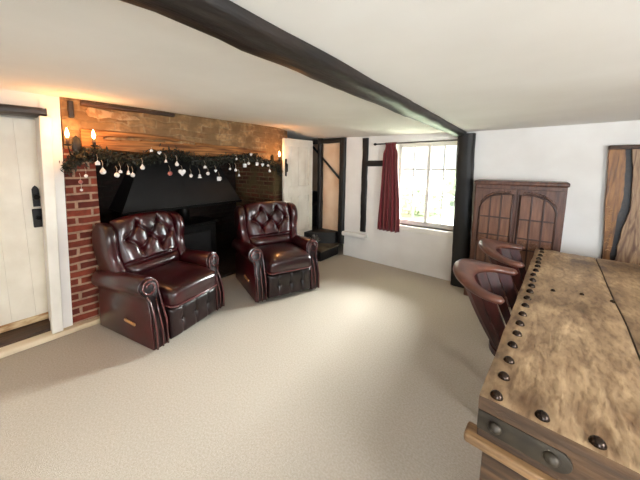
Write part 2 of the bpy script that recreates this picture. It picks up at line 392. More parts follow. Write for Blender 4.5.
timber('trim_1', -.74, -.60, -2.2, 4.07, 1.905, 2.03, M['beam'], .007, 70, 'long dark ceiling beam', taper=beam_shift)
def post_lean(p):
    p[0] -= .045*p[2]/1.9; return p
timber('trim_2', -.745, -.56, 3.93, 4.08, 0, 1.93, M['black'], .006, 30, 'thick black upright post beside the window', 'z', taper=post_lean)
timber('trim_3', -2.11, -2.015, 4.045, 4.09, .47, 1.97, M['black'], .008, 24, 'narrow black wall stud left of the curtain', 'z')
timber('trim_4', -2.03, -1.62, 4.045, 4.09, 1.53, 1.62, M['black'], .006, 8, 'short black rail behind the curtain', 'x')
# stair timber frame
timber('trim_5', -2.53, -2.41, 4.03, 4.14, .2, 2.0, M['black'], .007, 24, 'black right post of the stair frame', 'z')
timber('trim_6', -2.99, -2.91, 4.04, 4.13, .36, 2.03, M['black'], .006, 24, 'black middle post of the stair frame', 'z')
timber('trim_7', -3.35, -2.42, 4.04, 4.14, 1.925, 2.0, M['black'], .006, 10, 'black header of the stair frame', 'x')
bm = B(); tube(bm, [(-3.18, 4.09, 1.94), (-2.85, 4.09, 1.62), (-2.5, 4.09, 1.28)], .02, 8)
tag(link('trim_8', bm, M['black']), 'thin black diagonal brace of the stair frame', kind='structure')
# wall ledge
b_ = boxo('trim_9', -2.42, -1.98, 3.985, 4.075, .36, .435, M['plaster'], r=.02); tag(b_, 'small white plaster ledge beside the stairs', kind='structure')
# black lintel over left door, threshold, skirting
timber('trim_10', -3.3, -3.10, -1.0, .40, 1.955, 2.025, M['beam'], .006, 14, 'dark timber over the left door')
tag(boxo('trim_11', -3.55, -3.2, -1.0, .5, 0, .07, M['darkoak'], r=.008), 'dark wooden threshold of the left door', kind='structure')
tag(boxo('baseboard_left', -3.2, -3.09, -2.2, .66, 0, .05, M['skirt'], r=.012), 'cream board along the floor under the left door', kind='structure')
tag(lean_left(boxo('trim_12', -3.2, -3.1, .345, .425, .05, 1.955, M['white'], r=.008), 9), 'white right jamb of the left door', kind='structure')
tag(boxo('trim_13', -3.16, -3.1, .545, .585, 1.965, 2.11, M['beam'], r=.006), 'short dark timber stub above the brickwork', kind='structure')
timber('trim_14', -3.2, -3.1, .64, 1.5, 2.088, 2.13, M['darkoak'], .01, 20, 'brown timber plate along the top of the chimney breast')

# left door
d = tag(empty('door_1'), 'white painted recessed door with black lock plates', 'door', kind='structure')
bm = B()
for i in range(5): box(bm, -3.47, -3.42, -.44 + i*.162, -.44 + (i+1)*.162 - .0008, .075, 1.955, .0015)
link('leaf', bm, M['latchdoor'], d, wn=True)
boxo('bottom_board', -3.425, -3.412, -.44, .36, .075, .14, mat('worn_board', srgb(214,190,150), srgb(150,104,56), .7, 9, (1,1,4)), d, r=.003)
bm = B()
prism(bm, [(.275,1.17),(.325,1.17),(.325,1.33),(.315,1.35),(.3,1.365),(.285,1.35),(.275,1.33)], 'yz', -3.42, -3.405)
hp = link('handle_plate', bm, M['iron'], d, smooth=False)
bm = B(); lathe(bm, [(.008,0),(.01,.02),(.022,.03),(.026,.042),(.018,.055),(.002,.06)], (-3.405,.3,1.26), 14, 'x'); link('knob', bm, M['iron'], hp)
boxo('lock_box', -3.42, -3.385, .262, .342, .98, 1.15, M['iron'], d, r=.006)
bm = B(); lathe(bm, [(.008,0),(.008,.02),(.02,.028),(.02,.04),(.002,.048)], (-3.385,.3,1.07), 12, 'x'); link('knob', bm, M['iron'], d)

# ------------------------------------------------------------------ inglenook fireplace
fp = thing('fireplace', 'wide brick inglenook fireplace with timber lintel and dark recess', 'fireplace', (0,0,0))
FY0, FY1 = .72, 3.1
lean_left(link('brick_pier', box(B(), -4.2, XL, .5, FY0, 0, 1.7), M['brick'], fp, smooth=False, uv=True), .6)
link('brick_pier', box(B(), -4.2, XL, FY1, 3.42, 0, 1.72), M['brickr'], fp, smooth=False, uv=True)
link('fireback', box(B(), -4.3, -4.15, FY0, FY1, 0, 2.1), M['soot'], fp, smooth=False, uv=True)
# breast : uneven brick face above the lintel
bm = B()
box(bm, -3.6, XL-.01, .5, 3.42, 1.8, 2.16); box(bm, -3.6, XL-.01, 2.72, 3.42, 1.62, 1.81); box(bm, -3.6, XL-.01, .5, .72, 1.69, 1.81)
def face(u, v):
    y = .5 + u*2.92; z = 1.62 + v*.54
    return (XL + .012 + .018*noise.noise((y*2.5, z*5, 3)) + .008*noise.noise((y*9, z*14, 1)), y, z)
t_ = B()
vsx = grid(t_, 130, 30, face, flip=True)
kill = [f for f in t_.faces if f.calc_center_median().z < 1.79 and .72 < f.calc_center_median().y < 2.72] + [f for f in t_.faces if f.calc_center_median().z < 1.7 and f.calc_center_median().y < .72]
bmesh.ops.delete(t_, geom=kill, context='FACES'); bmesh.ops.recalc_face_normals(t_, faces=t_.faces[:])
for f in t_.faces:
    if f.normal.x < 0: f.normal_flip()
merge(bm, t_)
link('chimney_breast', bm, M['stone'], fp, smooth=False, uv=True)
# remnants of old limewash on the upper left of the breast
bm = B(); pts = [(.70,2.0),(.78,1.985),(.86,2.005),(.95,1.99),(1.05,2.0),(1.14,2.015),(1.10,2.045),(1.0,2.055),(.88,2.06),(.78,2.075),(.70,2.08),(.67,2.04)]
prism(bm, pts, 'yz', XL+.0, XL+.026, .004, 1); bmesh.ops.recalc_face_normals(bm, faces=bm.faces[:]); link('limewash_patch', bm, M['limewash'], fp, smooth=False)
# lintel
bm = B()
def zb(y):
    pts = [(.5,1.70),(.75,1.692),(1.15,1.662),(1.56,1.642),(2.0,1.655),(2.44,1.69),(2.75,1.725),(3.0,1.74)]
    for (a, za), (b, zb_) in zip(pts, pts[1:]):
        if a <= y <= b: return za + (zb_-za)*(y-a)/(b-a)
    return pts[-1][1] if y > 1 else pts[0][1]
rings = []; NL = 120; K = 56
for i in range(NL+1):
    y = .62 + (2.9-.62)*i/NL; z0, z1 = zb(y), 1.885 - .075*smooth01(1.1, 2.1, y) - .05*smooth01(2.2, 2.9, y)
    ring = []
    for k in range(K):
        a = 2*PI*(k+.5)/K; cs, sn = math.cos(a), math.sin(a); q = max(abs(cs), abs(sn))**.85
        px, pz = cs/q, sn/q
        xx = -3.28 + px*.175; zz = (z0+z1)/2 + pz*(z1-z0)/2
        n_ = noise.noise((y*1.6, zz*9, 5))*.014 + noise.noise((y*7, zz*40, 2))*.005
        if px > .8:
            xx += n_
            if abs(zz - (1.812 - .012*noise.noise((y*2, 0, 9)))) < .010 and .8 < y < 1.75: xx -= .05
        ring.append(bm.verts.new((xx, y, zz + .004*noise.noise((y*5, px, 7)))))
    rings.append(ring)
for i in range(NL):
    for k in range(K): bm.faces.new((rings[i][k], rings[i][(k+1)%K], rings[i+1][(k+1)%K], rings[i+1][k]))
bm.faces.new(rings[0][::-1]); bm.faces.new(rings[-1]); bmesh.ops.recalc_face_normals(bm, faces=bm.faces[:])
link('lintel', bm, M['oak'], fp, sharp=50)
link('hearth', box(B(), -4.2, XL+.02, FY0, FY1, 0, .04, .006), M['soot'], fp, smooth=False, uv=True)
# smoke hood and stove inside
bm = B()
pts = [(-3.62, .98), (-4.14, .98), (-4.14, 1.95), (-3.95, 1.95)]
def hoodf(co):
    k = smooth01(.98, 1.95, co.z); return (co.x, 1.93 + (co.y-1.93)*(1-.55*k), co.z)
prism(bm, pts, 'xz', 1.05, 2.8, 0, 2, hoodf)
hd = link('smoke_hood', bm, M['hood'], fp, smooth=False)
boxo('hood_rim', -3.64, -3.60, 1.04, 2.81, .95, .985, M['iron'], hd, r=.008)
st = thing('stove', 'black cast iron stove deep in the dark fireplace recess', 'stove', (-3.78, 1.95, .04))
boxo('body', -.2, .22, -.33, .33, .1, .66, M['iron'], st, r=.02)
boxo('top_plate', -.23, .25, -.37, .37, .66, .69, M['iron'], st, r=.01)
boxo('door', .22, .245, -.22, .22, .18, .56, M['hood'], st, r=.008)
for sx in (-.16, .18):
    for sy in (-.28, .28):
        bm = B(); lathe(bm, [(.03,0),(.02,.04),(.028,.1)], (sx, sy, 0), 10); link('leg', bm, M['iron'], st)
bm = B(); tube(bm, [(-.1,0,.69),(-.1,0,.97)], .07, 16); link('flue', bm, M['iron'], st)

# ------------------------------------------------------------------ stairs and stair door
stp = thing('staircase', 'dark winding staircase in the corner behind the white plank door', 'stairs', (0,0,0))
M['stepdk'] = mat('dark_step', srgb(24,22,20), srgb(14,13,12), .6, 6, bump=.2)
M['tread'] = mat('worn_tread', srgb(92,82,66), srgb(56,49,39), .6, 6, bump=.2)
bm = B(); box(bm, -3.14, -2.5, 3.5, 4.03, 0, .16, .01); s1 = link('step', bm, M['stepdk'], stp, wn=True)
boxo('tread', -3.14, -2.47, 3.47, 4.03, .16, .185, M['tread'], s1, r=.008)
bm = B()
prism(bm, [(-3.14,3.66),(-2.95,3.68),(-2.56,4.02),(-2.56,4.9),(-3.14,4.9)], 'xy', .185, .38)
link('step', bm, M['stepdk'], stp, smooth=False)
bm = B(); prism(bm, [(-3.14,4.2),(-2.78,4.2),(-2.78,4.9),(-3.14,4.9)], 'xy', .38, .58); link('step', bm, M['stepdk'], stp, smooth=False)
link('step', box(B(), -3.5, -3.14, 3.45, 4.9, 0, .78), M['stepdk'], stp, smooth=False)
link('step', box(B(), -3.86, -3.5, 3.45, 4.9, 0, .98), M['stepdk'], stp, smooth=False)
link('infill_panel', box(B(), -2.92, -2.5, 4.14, 4.18, .38, 1.93), M['stairplaster'], stp, smooth=False)

d2 = tag(empty('door_2', (-3.03, 3.17, .3)), 'white ledged plank door standing open against the brick chimney', 'door', kind='structure')
d2.rotation_euler = (0, 0, math.radians(0))
bm = B(); wd = .74; ht = 1.67
for i in range(4): box(bm, .004, .028, i*(wd-.004)/4 + .004, (i+1)*(wd-.004)/4 - .004, 0, ht, .003)
pk = link('planks', bm, M['latchdoor'], d2, wn=True)
boxo('backing', -.004, .006, .002, wd-.006, .002, ht-.002, M['groove'], d2)
for z0, z1, ya in ((1.547, 1.668, 0), (.73, .90, .102), (.0, .128, 0)): boxo('ledge', .0285, .047, ya, wd-.004-ya, z0, z1, M['latchdoor'], d2, r=.004)
boxo('stile', .0285, .046, 0, .10, .13, 1.545, M['latchdoor'], d2, r=.004)
boxo('stile', .0285, .046, wd-.104, wd-.004, .13, 1.545, M['latchdoor'], d2, r=.004)
bm = B(); prism(bm, [(.02,1.08),(.05,1.07),(.055,1.33),(.05,1.35),(.02,1.34)], 'yz', .046, .056); 
lt = link('latch', bm, M['iron'], d2, smooth=False)
bm = B(); tube(bm, [(.05,.035,1.12),(.085,.035,1.15),(.085,.035,1.26),(.05,.035,1.29)], .008, 8); link('handle', bm, M['iron'], lt)

# small plant on the step
pl = thing('potted_plant', 'small grey potted plant on the step below the plank door', 'plant', (-2.72, 3.62, .186))
bm = B(); lathe(bm, [(.045,0),(.06,.03),(.066,.085),(.06,.09),(.055,.075)], (0,0,0), 16); link('pot', bm, M['pot'], pl)
bm = B()
for i in range(120):
    a = random.uniform(0, 2*PI); e = random.uniform(.1, 1.4); l = random.uniform(.05, .12)
    dv = Vector((math.cos(a)*math.cos(e), math.sin(a)*math.cos(e), math.sin(e)))
    p0 = Vector((0,0,.08)) + dv*.02; p1 = p0 + dv*l; sd = dv.cross(Vector((0,0,1))).normalized()*.012
    q = [bm.verts.new(p) for p in (p0, (p0+p1)/2 + sd, p1, (p0+p1)/2 - sd)]; bm.faces.new(q)
link('foliage', bm, M['silverleaf'], pl, smooth=False)

# ------------------------------------------------------------------ window
wn = tag(empty('window_1'), 'white small-paned window above the low sill', 'window', kind='structure')
FYW = YF + .12
bm = B()
for (x0, x1, z0, z1) in ((WX0, WX0+.03, WZ0, WZ1), (WX1-.03, WX1, WZ0, WZ1), (WX0, WX1, WZ1-.03, WZ1), (WX0, WX1, WZ0, WZ0+.035)):
    box(bm, x0, x1, FYW, FYW+.07, z0, z1, .005)
link('frame', bm, M['white'], wn, wn=True)
xm = (WX0+WX1)/2 + .005
for (a, b) in ((WX0+.03, xm), (xm, WX1-.03)):
    bm = B()
    for (x0, x1, z0, z1) in ((a, a+.022, WZ0+.035, WZ1-.03), (b-.022, b, WZ0+.035, WZ1-.03), (a, b, WZ1-.055, WZ1-.03), (a, b, WZ0+.035, WZ0+.07)):
        box(bm, x0, x1, FYW-.012, FYW+.035, z0, z1, .004)
    cs_ = link('casement', bm, M['white'], wn, wn=True)
    bm = B()
    mx_ = (a+b)/2; box(bm, mx_-.009, mx_+.009, FYW, FYW+.03, WZ0+.06, WZ1-.05)
    for z in (1.115, 1.49): box(bm, a+.015, b-.015, FYW, FYW+.03, z-.009, z+.009)
    link('glazing_bar', bm, M['white'], cs_, smooth=False)
    for i in range(2):
        for z0, z1 in ((WZ0+.07, 1.106), (1.124, 1.481), (1.499, WZ1-.055)):
            x0 = a+.022 if i == 0 else mx_+.009; x1 = mx_-.009 if i == 0 else b-.022
            boxo('pane', x0, x1, FYW+.012, FYW+.016, z0, z1, M['glass'], cs_)
boxo('window_sill', WX0-.02, WX1+.0, 4.045, FYW, WZ0-.075, WZ0, M['white'], wn, r=.006)

# curtain and rod
rd = thing('curtain_rod', 'thin dark curtain rod above the window', 'curtain rod', (0,0,0))
bm = B(); tube(bm, [(-1.86, 4.0, 1.86), (-.76, 4.0, 1.86)], .009, 10); link('rod', bm, M['iron'], rd)
bm = B(); lathe(bm, [(.004,-.03),(.018,-.015),(.02,0),(.012,.015),(.006,.02)], (-1.87, 4.0, 1.86), 12, 'x'); link('finial', bm, M['iron'], rd)
for x in (-1.82, -.8):
    bm = B(); tube(bm, [(x, 4.0, 1.86), (x, 4.07, 1.86)], .007, 8); link('bracket', bm, M['iron'], rd)
bm = B(); uvl = bm.loops.layers.uv.verify(); NU, NV = 90, 30
def cur(u, v):
    z = 1.875 - v*1.31
    x0 = -1.745 - .04*smooth01(0, 1, v); x1 = -1.52 + .07*smooth01(.1, .9, v)
    k = 1 - .35*math.exp(-((v-.04)/.05)**2)
    xc = (x0+x1)/2; x = xc + (u-.5)*(x1-x0)*k
    amp = .012 + .022*smooth01(.0, .3, v)
    y = 4.0 + amp*math.sin(u*2*PI*5.5 + .5*math.sin(v*3)) + .008*math.sin(u*29+v*4)
    if v < .03: y = 4.0 + .02*math.sin(u*2*PI*5.5)
    return (x, y - .005, z)
g = grid(bm, NU, NV, cur)
idx = {v: (i/NU, j/NV) for j, row in enumerate(g) for i, v in enumerate(row)}
for f in bm.faces:
    for l in f.loops: l[uvl].uv = idx[l.vert]
ct = link('curtain', bm, M['curtain']); md = ct.modifiers.new('solid', 'SOLIDIFY'); md.thickness = .004
tag(ct, 'dark red striped curtain drawn to the left of the window', 'curtain')

# ------------------------------------------------------------------ outside
bm = B(); grid(bm, 4, 4, lambda u, v: (-30 + u*60, 4.6 + v*40, -.25)); tag(link('lawn', bm, M['grass'], smooth=False), 'lawn outside the window', kind='structure')
def bush(name, label, c, s, seed):
    bm = B(); rnd = random.Random(seed)
    for i in range(1600):
        d_ = Vector((rnd.gauss(0,1), rnd.gauss(0,1), rnd.gauss(0,1))).normalized()*rnd.uniform(.75, 1.02)
        p = Vector((d_.x*s[0], d_.y*s[1], d_.z*s[2])); a = Vector((rnd.gauss(0,1), rnd.gauss(0,1), rnd.gauss(0,1))).normalized(); b2 = a.cross(d_).normalized()
        r = rnd.uniform(.05, .12)
        bm.faces.new([bm.verts.new(p + a*r), bm.verts.new(p + b2*r*.6), bm.verts.new(p - a*r), bm.verts.new(p - b2*r*.6)])
    superell(bm, (0,0,0), (s[0]*.8, s[1]*.8, s[2]*.8), 1, 1, 16, 8)
    o = link(name, bm, M['hedge'], smooth=False); o.location = c
    tag(o, label, 'bush')
bush('garden_bush', 'pale green bush outside the lower left window panes', (-3.6, 11, .1), (1.3, .8, .7), 3)
bush('garden_bush', 'tall pale bush outside the right window panes', (-2.2, 16, .5), (1.6, .9, 1.1), 5)

# ------------------------------------------------------------------ recliners
def tuft_h(u, v, btn, asp, r=.09, depth=.05, links=(), cw=.02, cd=.02):
    h = 0
    for (bu, bv) in btn:
        dd = math.hypot((u-bu)*asp[0], (v-bv)*asp[1]); h -= depth*math.exp(-dd/r)
    for (a, b) in links:
        ax_, ay = btn[a][0]*asp[0], btn[a][1]*asp[1]; bx, by = btn[b][0]*asp[0], btn[b][1]*asp[1]
        px, py = u*asp[0], v*asp[1]; dx, dy = bx-ax_, by-ay
        t = max(0, min(1, ((px-ax_)*dx + (py-ay)*dy)/(dx*dx+dy*dy)))
        dd = math.hypot(px-ax_-t*dx, py-ay-t*dy); h -= cd*math.exp(-(dd/cw)**2)
    return h
def recliner(name, label):
    t = thing(name, label, 'armchair', (0,0,0), 0, 'oxblood leather recliners by the fireplace')
    L1, L2 = M['leather'], M['leatherdk']
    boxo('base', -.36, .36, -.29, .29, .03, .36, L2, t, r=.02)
    # arms with rolled tops, their fronts raked back
    rake = lambda co: .10*smooth01(.2, .56, co.z)*smooth01(-.2, .4, co.x)
    for s in (-1, 1):
        prof = [(.285, .02), (.285, .50)]
        cyc, czc, r = .378, .535, .086
        for k in range(17):
            a = math.radians(205 - k*(205+62)/16); prof.append((cyc + r*math.cos(a), czc + r*math.sin(a)))
        prof += [(.405, .42), (.415, .34), (.42, .02)]
        bm = B()
        def fn(co, s=s):
            k = smooth01(-.1, -.42, co.x)
            return (co.x - rake(co), s*co.y, co.z - (.05*k if co.z > .3 else 0))
        prism(bm, prof, 'yz', -.40, .40, .012, 2, fn)
        bmesh.ops.recalc_face_normals(bm, faces=bm.faces[:])
        arm = link('arm', bm, L1, t, sharp=50)
        bm = B()   # front facing of the arm
        p2 = [(.36 + (y-.36)*.86, .33 + (z-.33)*.955) for y, z in prof]
        prism(bm, p2, 'yz', .40, .425, .008, 2, lambda co, s=s: (co.x - rake(co), s*co.y, co.z)); bmesh.ops.recalc_face_normals(bm, faces=bm.faces[:])
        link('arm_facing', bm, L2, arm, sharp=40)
        # scroll piping
        bm = B()
        pts = [(.425, .302, .03), (.425, .302, .25), (.425, .302, .46)]
        for k in range(34):
            a = math.radians(200 - k*16.5); rr = .077*(1 - .019*k)
            pts.append((.428, cyc + rr*math.cos(a), czc + rr*math.sin(a)))
        bend = lambda P: [(x - .10*smooth01(.2, .56, z), s*y, z) for x, y, z in P]
        tube(bm, bend(pts), .0085, 8)
        tube(bm, bend([(.425, .415, .47), (.425, .396, .42), (.425, .398, .34), (.425, .402, .2), (.425, .402, .03)]), .0085, 8)
        tube(bm, bend([(.426, .35, .03), (.426, .35, .2), (.426, .35, .36), (.426, .34, .44)]), .007, 8)
        link('piping', bm, M['piping'], arm)
        # wings
        bm = B()
        out = [(-.38,.48),(-.06,.48),(-.08,.58),(-.125,.66),(-.14,.74),(-.12,.84),(-.13,.93),(-.17,.99),(-.23,1.015),(-.30,1.02),(-.38,1.0),(-.45,.9),(-.44,.7)]
        # smooth the outline (closed Chaikin)
        for _ in range(2):
            o2 = []
            for i in range(len(out)):
                p, q = out[i], out[(i+1) % len(out)]
                o2 += [(.75*p[0]+.25*q[0], .75*p[1]+.25*q[1]), (.25*p[0]+.75*q[0], .25*p[1]+.75*q[1])]
            out = o2
        def wf(co, s=s):
            k = smooth01(.5, .85, co.z); f = smooth01(-.4, 0, co.x)
            return (co.x - .05*(co.z-.5), s*(co.y + .045*k*(.4+.6*f) - .03), co.z)
        prism(bm, out, 'xz', .325, .42, .038, 4, wf); bmesh.ops.recalc_face_normals(bm, faces=bm.faces[:])
        wing = link('wing', bm, L1, t, sharp=70)
    # seat cushion
    bm = B(); superell(bm, (.115, 0, .415), (.375, .285, .105), .42, .22, 48, 20)
    for v in bm.verts:
        if v.co.z > .43: v.co.z += .02*(1-(v.co.y/.285)**2)*smooth01(-.2,.1,v.co.x) - .02*smooth01(.25,.46,v.co.x)
    seat = link('seat_cushion', bm, L1, t)
    bm = B(); tube(bm, [(.15, -.28, .345), (.45, -.275, .345), (.482, -.245, .345), (.486, 0, .345), (.482, .245, .345), (.45, .275, .345), (.15, .28, .345)], .008, 8); link('piping', bm, M['piping'], seat)
    # footrest panel
    fb = [(-.55, .5), (0, .5), (.55, .5)]
    bm = B(); W_, H_ = .275, .27
    def ff(u, v):
        uu = u*2-1
        e = (max(0, 1-uu**8)*max(0, 1-(2*v-1)**6))**.5
        h = .035*e + e*tuft_h(uu, v, fb, (W_, H_), .035, .028) - e*.012*sum(math.exp(-((uu-bu)*W_/.012)**2) for bu, _ in fb)
        return (.425 + h, uu*W_, .045 + v*H_)
    grid(bm, 60, 30, ff)
    grid(bm, 60, 30, lambda u, v: (.37, (u*2-1)*W_, .045+v*H_), flip=True)
    for e0, e1 in (((0,0),(1,0)), ((1,0),(1,1)), ((1,1),(0,1)), ((0,1),(0,0))):
        def side(u, v, e0=e0, e1=e1):
            a = e0[0]+(e1[0]-e0[0])*u; b = e0[1]+(e1[1]-e0[1])*u; return (.37 + .055*v, (a*2-1)*W_, .045+b*H_)
        grid(bm, 60 if e0[1] == e1[1] else 30, 1, side)
    bmesh.ops.remove_doubles(bm, verts=bm.verts[:], dist=1e-5)
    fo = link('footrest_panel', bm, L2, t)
    for bu, bv in fb:
        bm = B(); lathe(bm, [(.011,0),(.011,.004),(.006,.008),(.001,.009)], (.425+.035-.026, bu*W_, .045+bv*H_), 10, 'x'); link('button', bm, L2, fo)
    # tufted backrest
    bb = [(-.34,.84),(.34,.84),(-.70,.64),(0,.64),(.70,.64),(-.34,.44),(.34,.44)]
    lk = [(0,2),(0,3),(1,3),(1,4),(2,5),(3,5),(3,6),(4,6)]
    HB = .64; tilt = math.radians(15)
    def base(u, v):
        hw = .30 + .03*smooth01(.1, .6, v) - .02*smooth01(.8, 1, v)
        s_ = v*HB*(1 - .05*abs(u)**3*v)
        return u*hw, s_
    def place(y, s_, d_):
        return (-.17 - s_*math.sin(tilt) + d_*math.cos(tilt), y, .43 + s_*math.cos(tilt) + d_*math.sin(tilt))
    def hfun(u, v):
        e = (max(0, 1-abs(u)**5)*max(0, 1-abs(2*v-1)**9))**.5
        h = .105*e
        h += .035*math.exp(-((v-.15)/.1)**2)*e - .05*math.exp(-((v-.275)/.025)**2)*e*(1-.3*abs(u))
        k = e*smooth01(.25, .33, v)
        h += k*(.02 + tuft_h(u, v, bb, (.32, HB), .034, .066, lk, .013, .030))
        # side pleats below the lowest buttons and above the top ones
        for bu, bv in bb[:2]:
            if v > bv: h -= k*.02*math.exp(-((u-bu*(1+.25*(v-bv)*4))*.32/.013)**2)*smooth01(1.0, bv, v)
        for bu, bv in bb[5:]:
            if v < bv: h -= k*.022*math.exp(-((u-bu)*.32/.013)**2)
        return h + .03
    bm = B()
    def fr_(u, v):
        y, s_ = base(u*2-1, v); return place(y, s_, hfun(u*2-1, v))
    def bk_(u, v):
        y, s_ = base(u*2-1, v); e = (max(0, 1-abs(u*2-1)**6)*max(0, 1-abs(2*v-1)**8))**.5
        return place(y, s_, .03 - .10*e)
    grid(bm, 96, 110, fr_, flip=False); grid(bm, 96, 110, bk_, flip=True)
    bmesh.ops.remove_doubles(bm, verts=bm.verts[:], dist=1e-5); bmesh.ops.recalc_face_normals(bm, faces=bm.faces[:])
    back = link('backrest', bm, L1, t)
    for bu, bv in bb:
        y, s_ = base(bu, bv); d_ = hfun(bu, bv)
        bm = B(); lathe(bm, [(.014,-.004),(.014,.003),(.009,.008),(.001,.01)], (0,0,0), 12, 'x')
        bm.transform(Matrix.Translation(place(y, s_, d_)) @ Matrix.Rotation(-tilt, 4, 'Y')); link('button', bm, L2, back)
    # recline lever on the side, glides
    bm = B(); box(bm, .02, .16, -.435, -.42, .185, .21, .006, 2, Matrix.Rotation(math.radians(4), 4, 'Y')); tube(bm, [(.03,-.41,.195),(.03,-.43,.195)], .012, 10)
    link('recline_lever', bm, M['lever'], t)
    for sx in (-.3, .34):
        for sy in (-.34, .34):
            bm = B(); lathe(bm, [(.022,0),(.026,.02),(.02,.06),(.02,.1)], (sx, sy, 0), 10); link('foot', bm, M['iron'], t)
    return t
r1 = recliner('recliner_armchair', 'oxblood leather wing recliner nearest the left door, with pale side lever')
r1.location = (-2.739, 1.123, 0); r1.rotation_euler = (0,0,math.radians(14))
r2 = copy_tree(r1); r2['label'] = 'oxblood leather wing recliner farther from the left door, beside the white plank door'
r2.location = (-2.467, 2.444, 0); r2.rotation_euler = (0,0,math.radians(-20.6))

# ------------------------------------------------------------------ sconces
def sconce(name, label, y, z, arms):
    t = thing(name, label, 'wall light', (XL+.03, y, z))
    bm = B(); prism(bm, [(-.025,-.09),(.025,-.09),(.035,0),(.025,.09),(0,.115),(-.025,.09),(-.035,0)], 'yz', -.02, .0, .004); link('backplate', bm, M['iron'], t, sharp=30)
    for dy, dx in arms:   # sideways, forward
        bm = B(); tube(bm, [(-.005,0,-.03), (dx*.5, dy*.4, -.085), (dx*.9, dy*.85, -.06), (dx, dy, .01)], .007, 8); a = link('arm', bm, M['iron'], t)
        bm = B(); lathe(bm, [(.006,0),(.02,.004),(.032,.014),(.028,.016),(.012,.01)], (dx, dy, .01), 14); link('drip_pan', bm, M['iron'], a)
        bm = B(); lathe(bm, [(.013,0),(.013,.06),(.010,.062)], (dx, dy, .02), 12); link('candle_tube', bm, M['candle'], a)
        bm = B(); lathe(bm, [(.008,0),(.014,.018),(.015,.032),(.010,.055),(.004,.075),(.001,.083)], (dx, dy, .082), 12)
        link('candle_bulb', bm, M['flame'], a)
        l = D.lights.new('bulb_light', 'POINT'); l.energy = 3.0; l.color = (1, .42, .13); l.shadow_soft_size = .03
        lo = D.objects.new('bulb_light', l); lo.location = (dx+.03, dy, .13); lo.parent = t; COL.objects.link(lo)
    return t
sconce('wall_sconce', 'black iron double candle wall light left of the fireplace', .585, 1.70, [(-.085, .13), (.10, .14)])
sconce('wall_sconce', 'black iron candle wall light at the right end of the lintel', 3.05, 1.60, [(.02, .13)])

# ------------------------------------------------------------------ garland and its ornaments
def ray(x, y):
    a = (x-CX)/F; b = -(y-CY)/F
    R_ = Vector((math.cos(YAW), math.sin(YAW), 0)); F0 = Vector((-math.sin(YAW), math.cos(YAW), 0)); Z = Vector((0,0,1))
    return (F0*math.cos(PITCH) - Z*math.sin(PITCH)) + R_*a + (F0*math.sin(PITCH) + Z*math.cos(PITCH))*b
GX = -3.03
gpath = [(.48,1.53),(.55,1.61),(.63,1.655),(.75,1.66),(.9,1.62),(1.06,1.60),(1.2,1.65),(1.35,1.68),(1.5,1.685),(1.66,1.64),(1.85,1.61),(2.05,1.62),(2.25,1.65),(2.45,1.67),(2.65,1.65),(2.85,1.60),(3.02,1.55),(3.14,1.50),(3.2,1.42)]
def gp(t):
    f = t*(len(gpath)-1); i = min(int(f), len(gpath)-2); k = f-i
    return Vector((GX, gpath[i][0]*(1-k)+gpath[i+1][0]*k, gpath[i][1]*(1-k)+gpath[i+1][1]*k))
gl = thing('garland', 'dark green needle garland draped along the fireplace lintel', 'garland')
bm = B(); tube(bm, [gp(i/60) + Vector((-.03,0,0)) for i in range(61)], .012, 6); link('stem', bm, M['twig'], gl)
bm = B()
for i in range(4200):
    p = gp(random.random()) + Vector((random.gauss(0,.025)-.03, random.gauss(0,.02), random.gauss(-.012,.028)))
    dv = Vector((random.uniform(-.3,1), random.gauss(0,1), random.gauss(-.15,.8))).normalized(); l = random.uniform(.025, .06)
    sd = dv.cross(Vector((random.gauss(0,1), random.gauss(0,1), random.gauss(0,1)))).normalized()*random.uniform(.004, .009)
    q = p + dv*l
    if q.x < XL + .045: q.x = XL + .045
    if p.x < XL + .045: p.x = XL + .045
    bm.faces.new([bm.verts.new(p), bm.verts.new((p+q)/2+sd), bm.verts.new(q), bm.verts.new((p+q)/2-sd)])
link('foliage', bm, M['leaf'], gl, smooth=False)

KINDS = {}
def o_round(r):
    return lathe(B(), [(.001,-r)] + [(r*math.sin(PI*k/10), -r*math.cos(PI*k/10)) for k in range(1,10)] + [(.001,r)], (0,0,0), 14)
def o_drop(r): return lathe(B(), [(.001,-r),(r*.6,-r*.85),(r*.95,-r*.35),(r,0),(r*.8,r*.5),(r*.4,r*1.0),(r*.15,r*1.5),(.001,r*1.7)], (0,0,0), 14)
def o_heart(r):
    pts = []
    for k in range(28):
        a = 2*PI*k/28; x = 16*math.sin(a)**3; z = 13*math.cos(a)-5*math.cos(2*a)-2*math.cos(3*a)-math.cos(4*a); pts.append((x*r/15, z*r/15))
    return prism(B(), pts, 'yz', -r*.3, r*.3, r*.12, 2)
def o_bell(r): return lathe(B(), [(r,-r),(r*.95,-r*.8),(r*.7,-r*.3),(r*.6,r*.3),(r*.45,r*.8),(.002,r)], (0,0,0), 14)
def o_house(r): return prism(B(), [(-r,-r),(r,-r),(r,.3*r),(0,1.2*r),(-r,.3*r)], 'yz', -r*.5, r*.5, r*.08, 1)
def o_mug(r):
    bm = lathe(B(), [(r*.8,-r),(r*.95,-r*.9),(r,r),(r*.85,r),(r*.8,-r*.6)], (0,0,0), 14)
    return tube(bm, [(0,r*.9,r*.6),(0,r*1.5,r*.5),(0,r*1.5,-r*.3),(0,r*.85,-r*.5)], r*.16, 6)
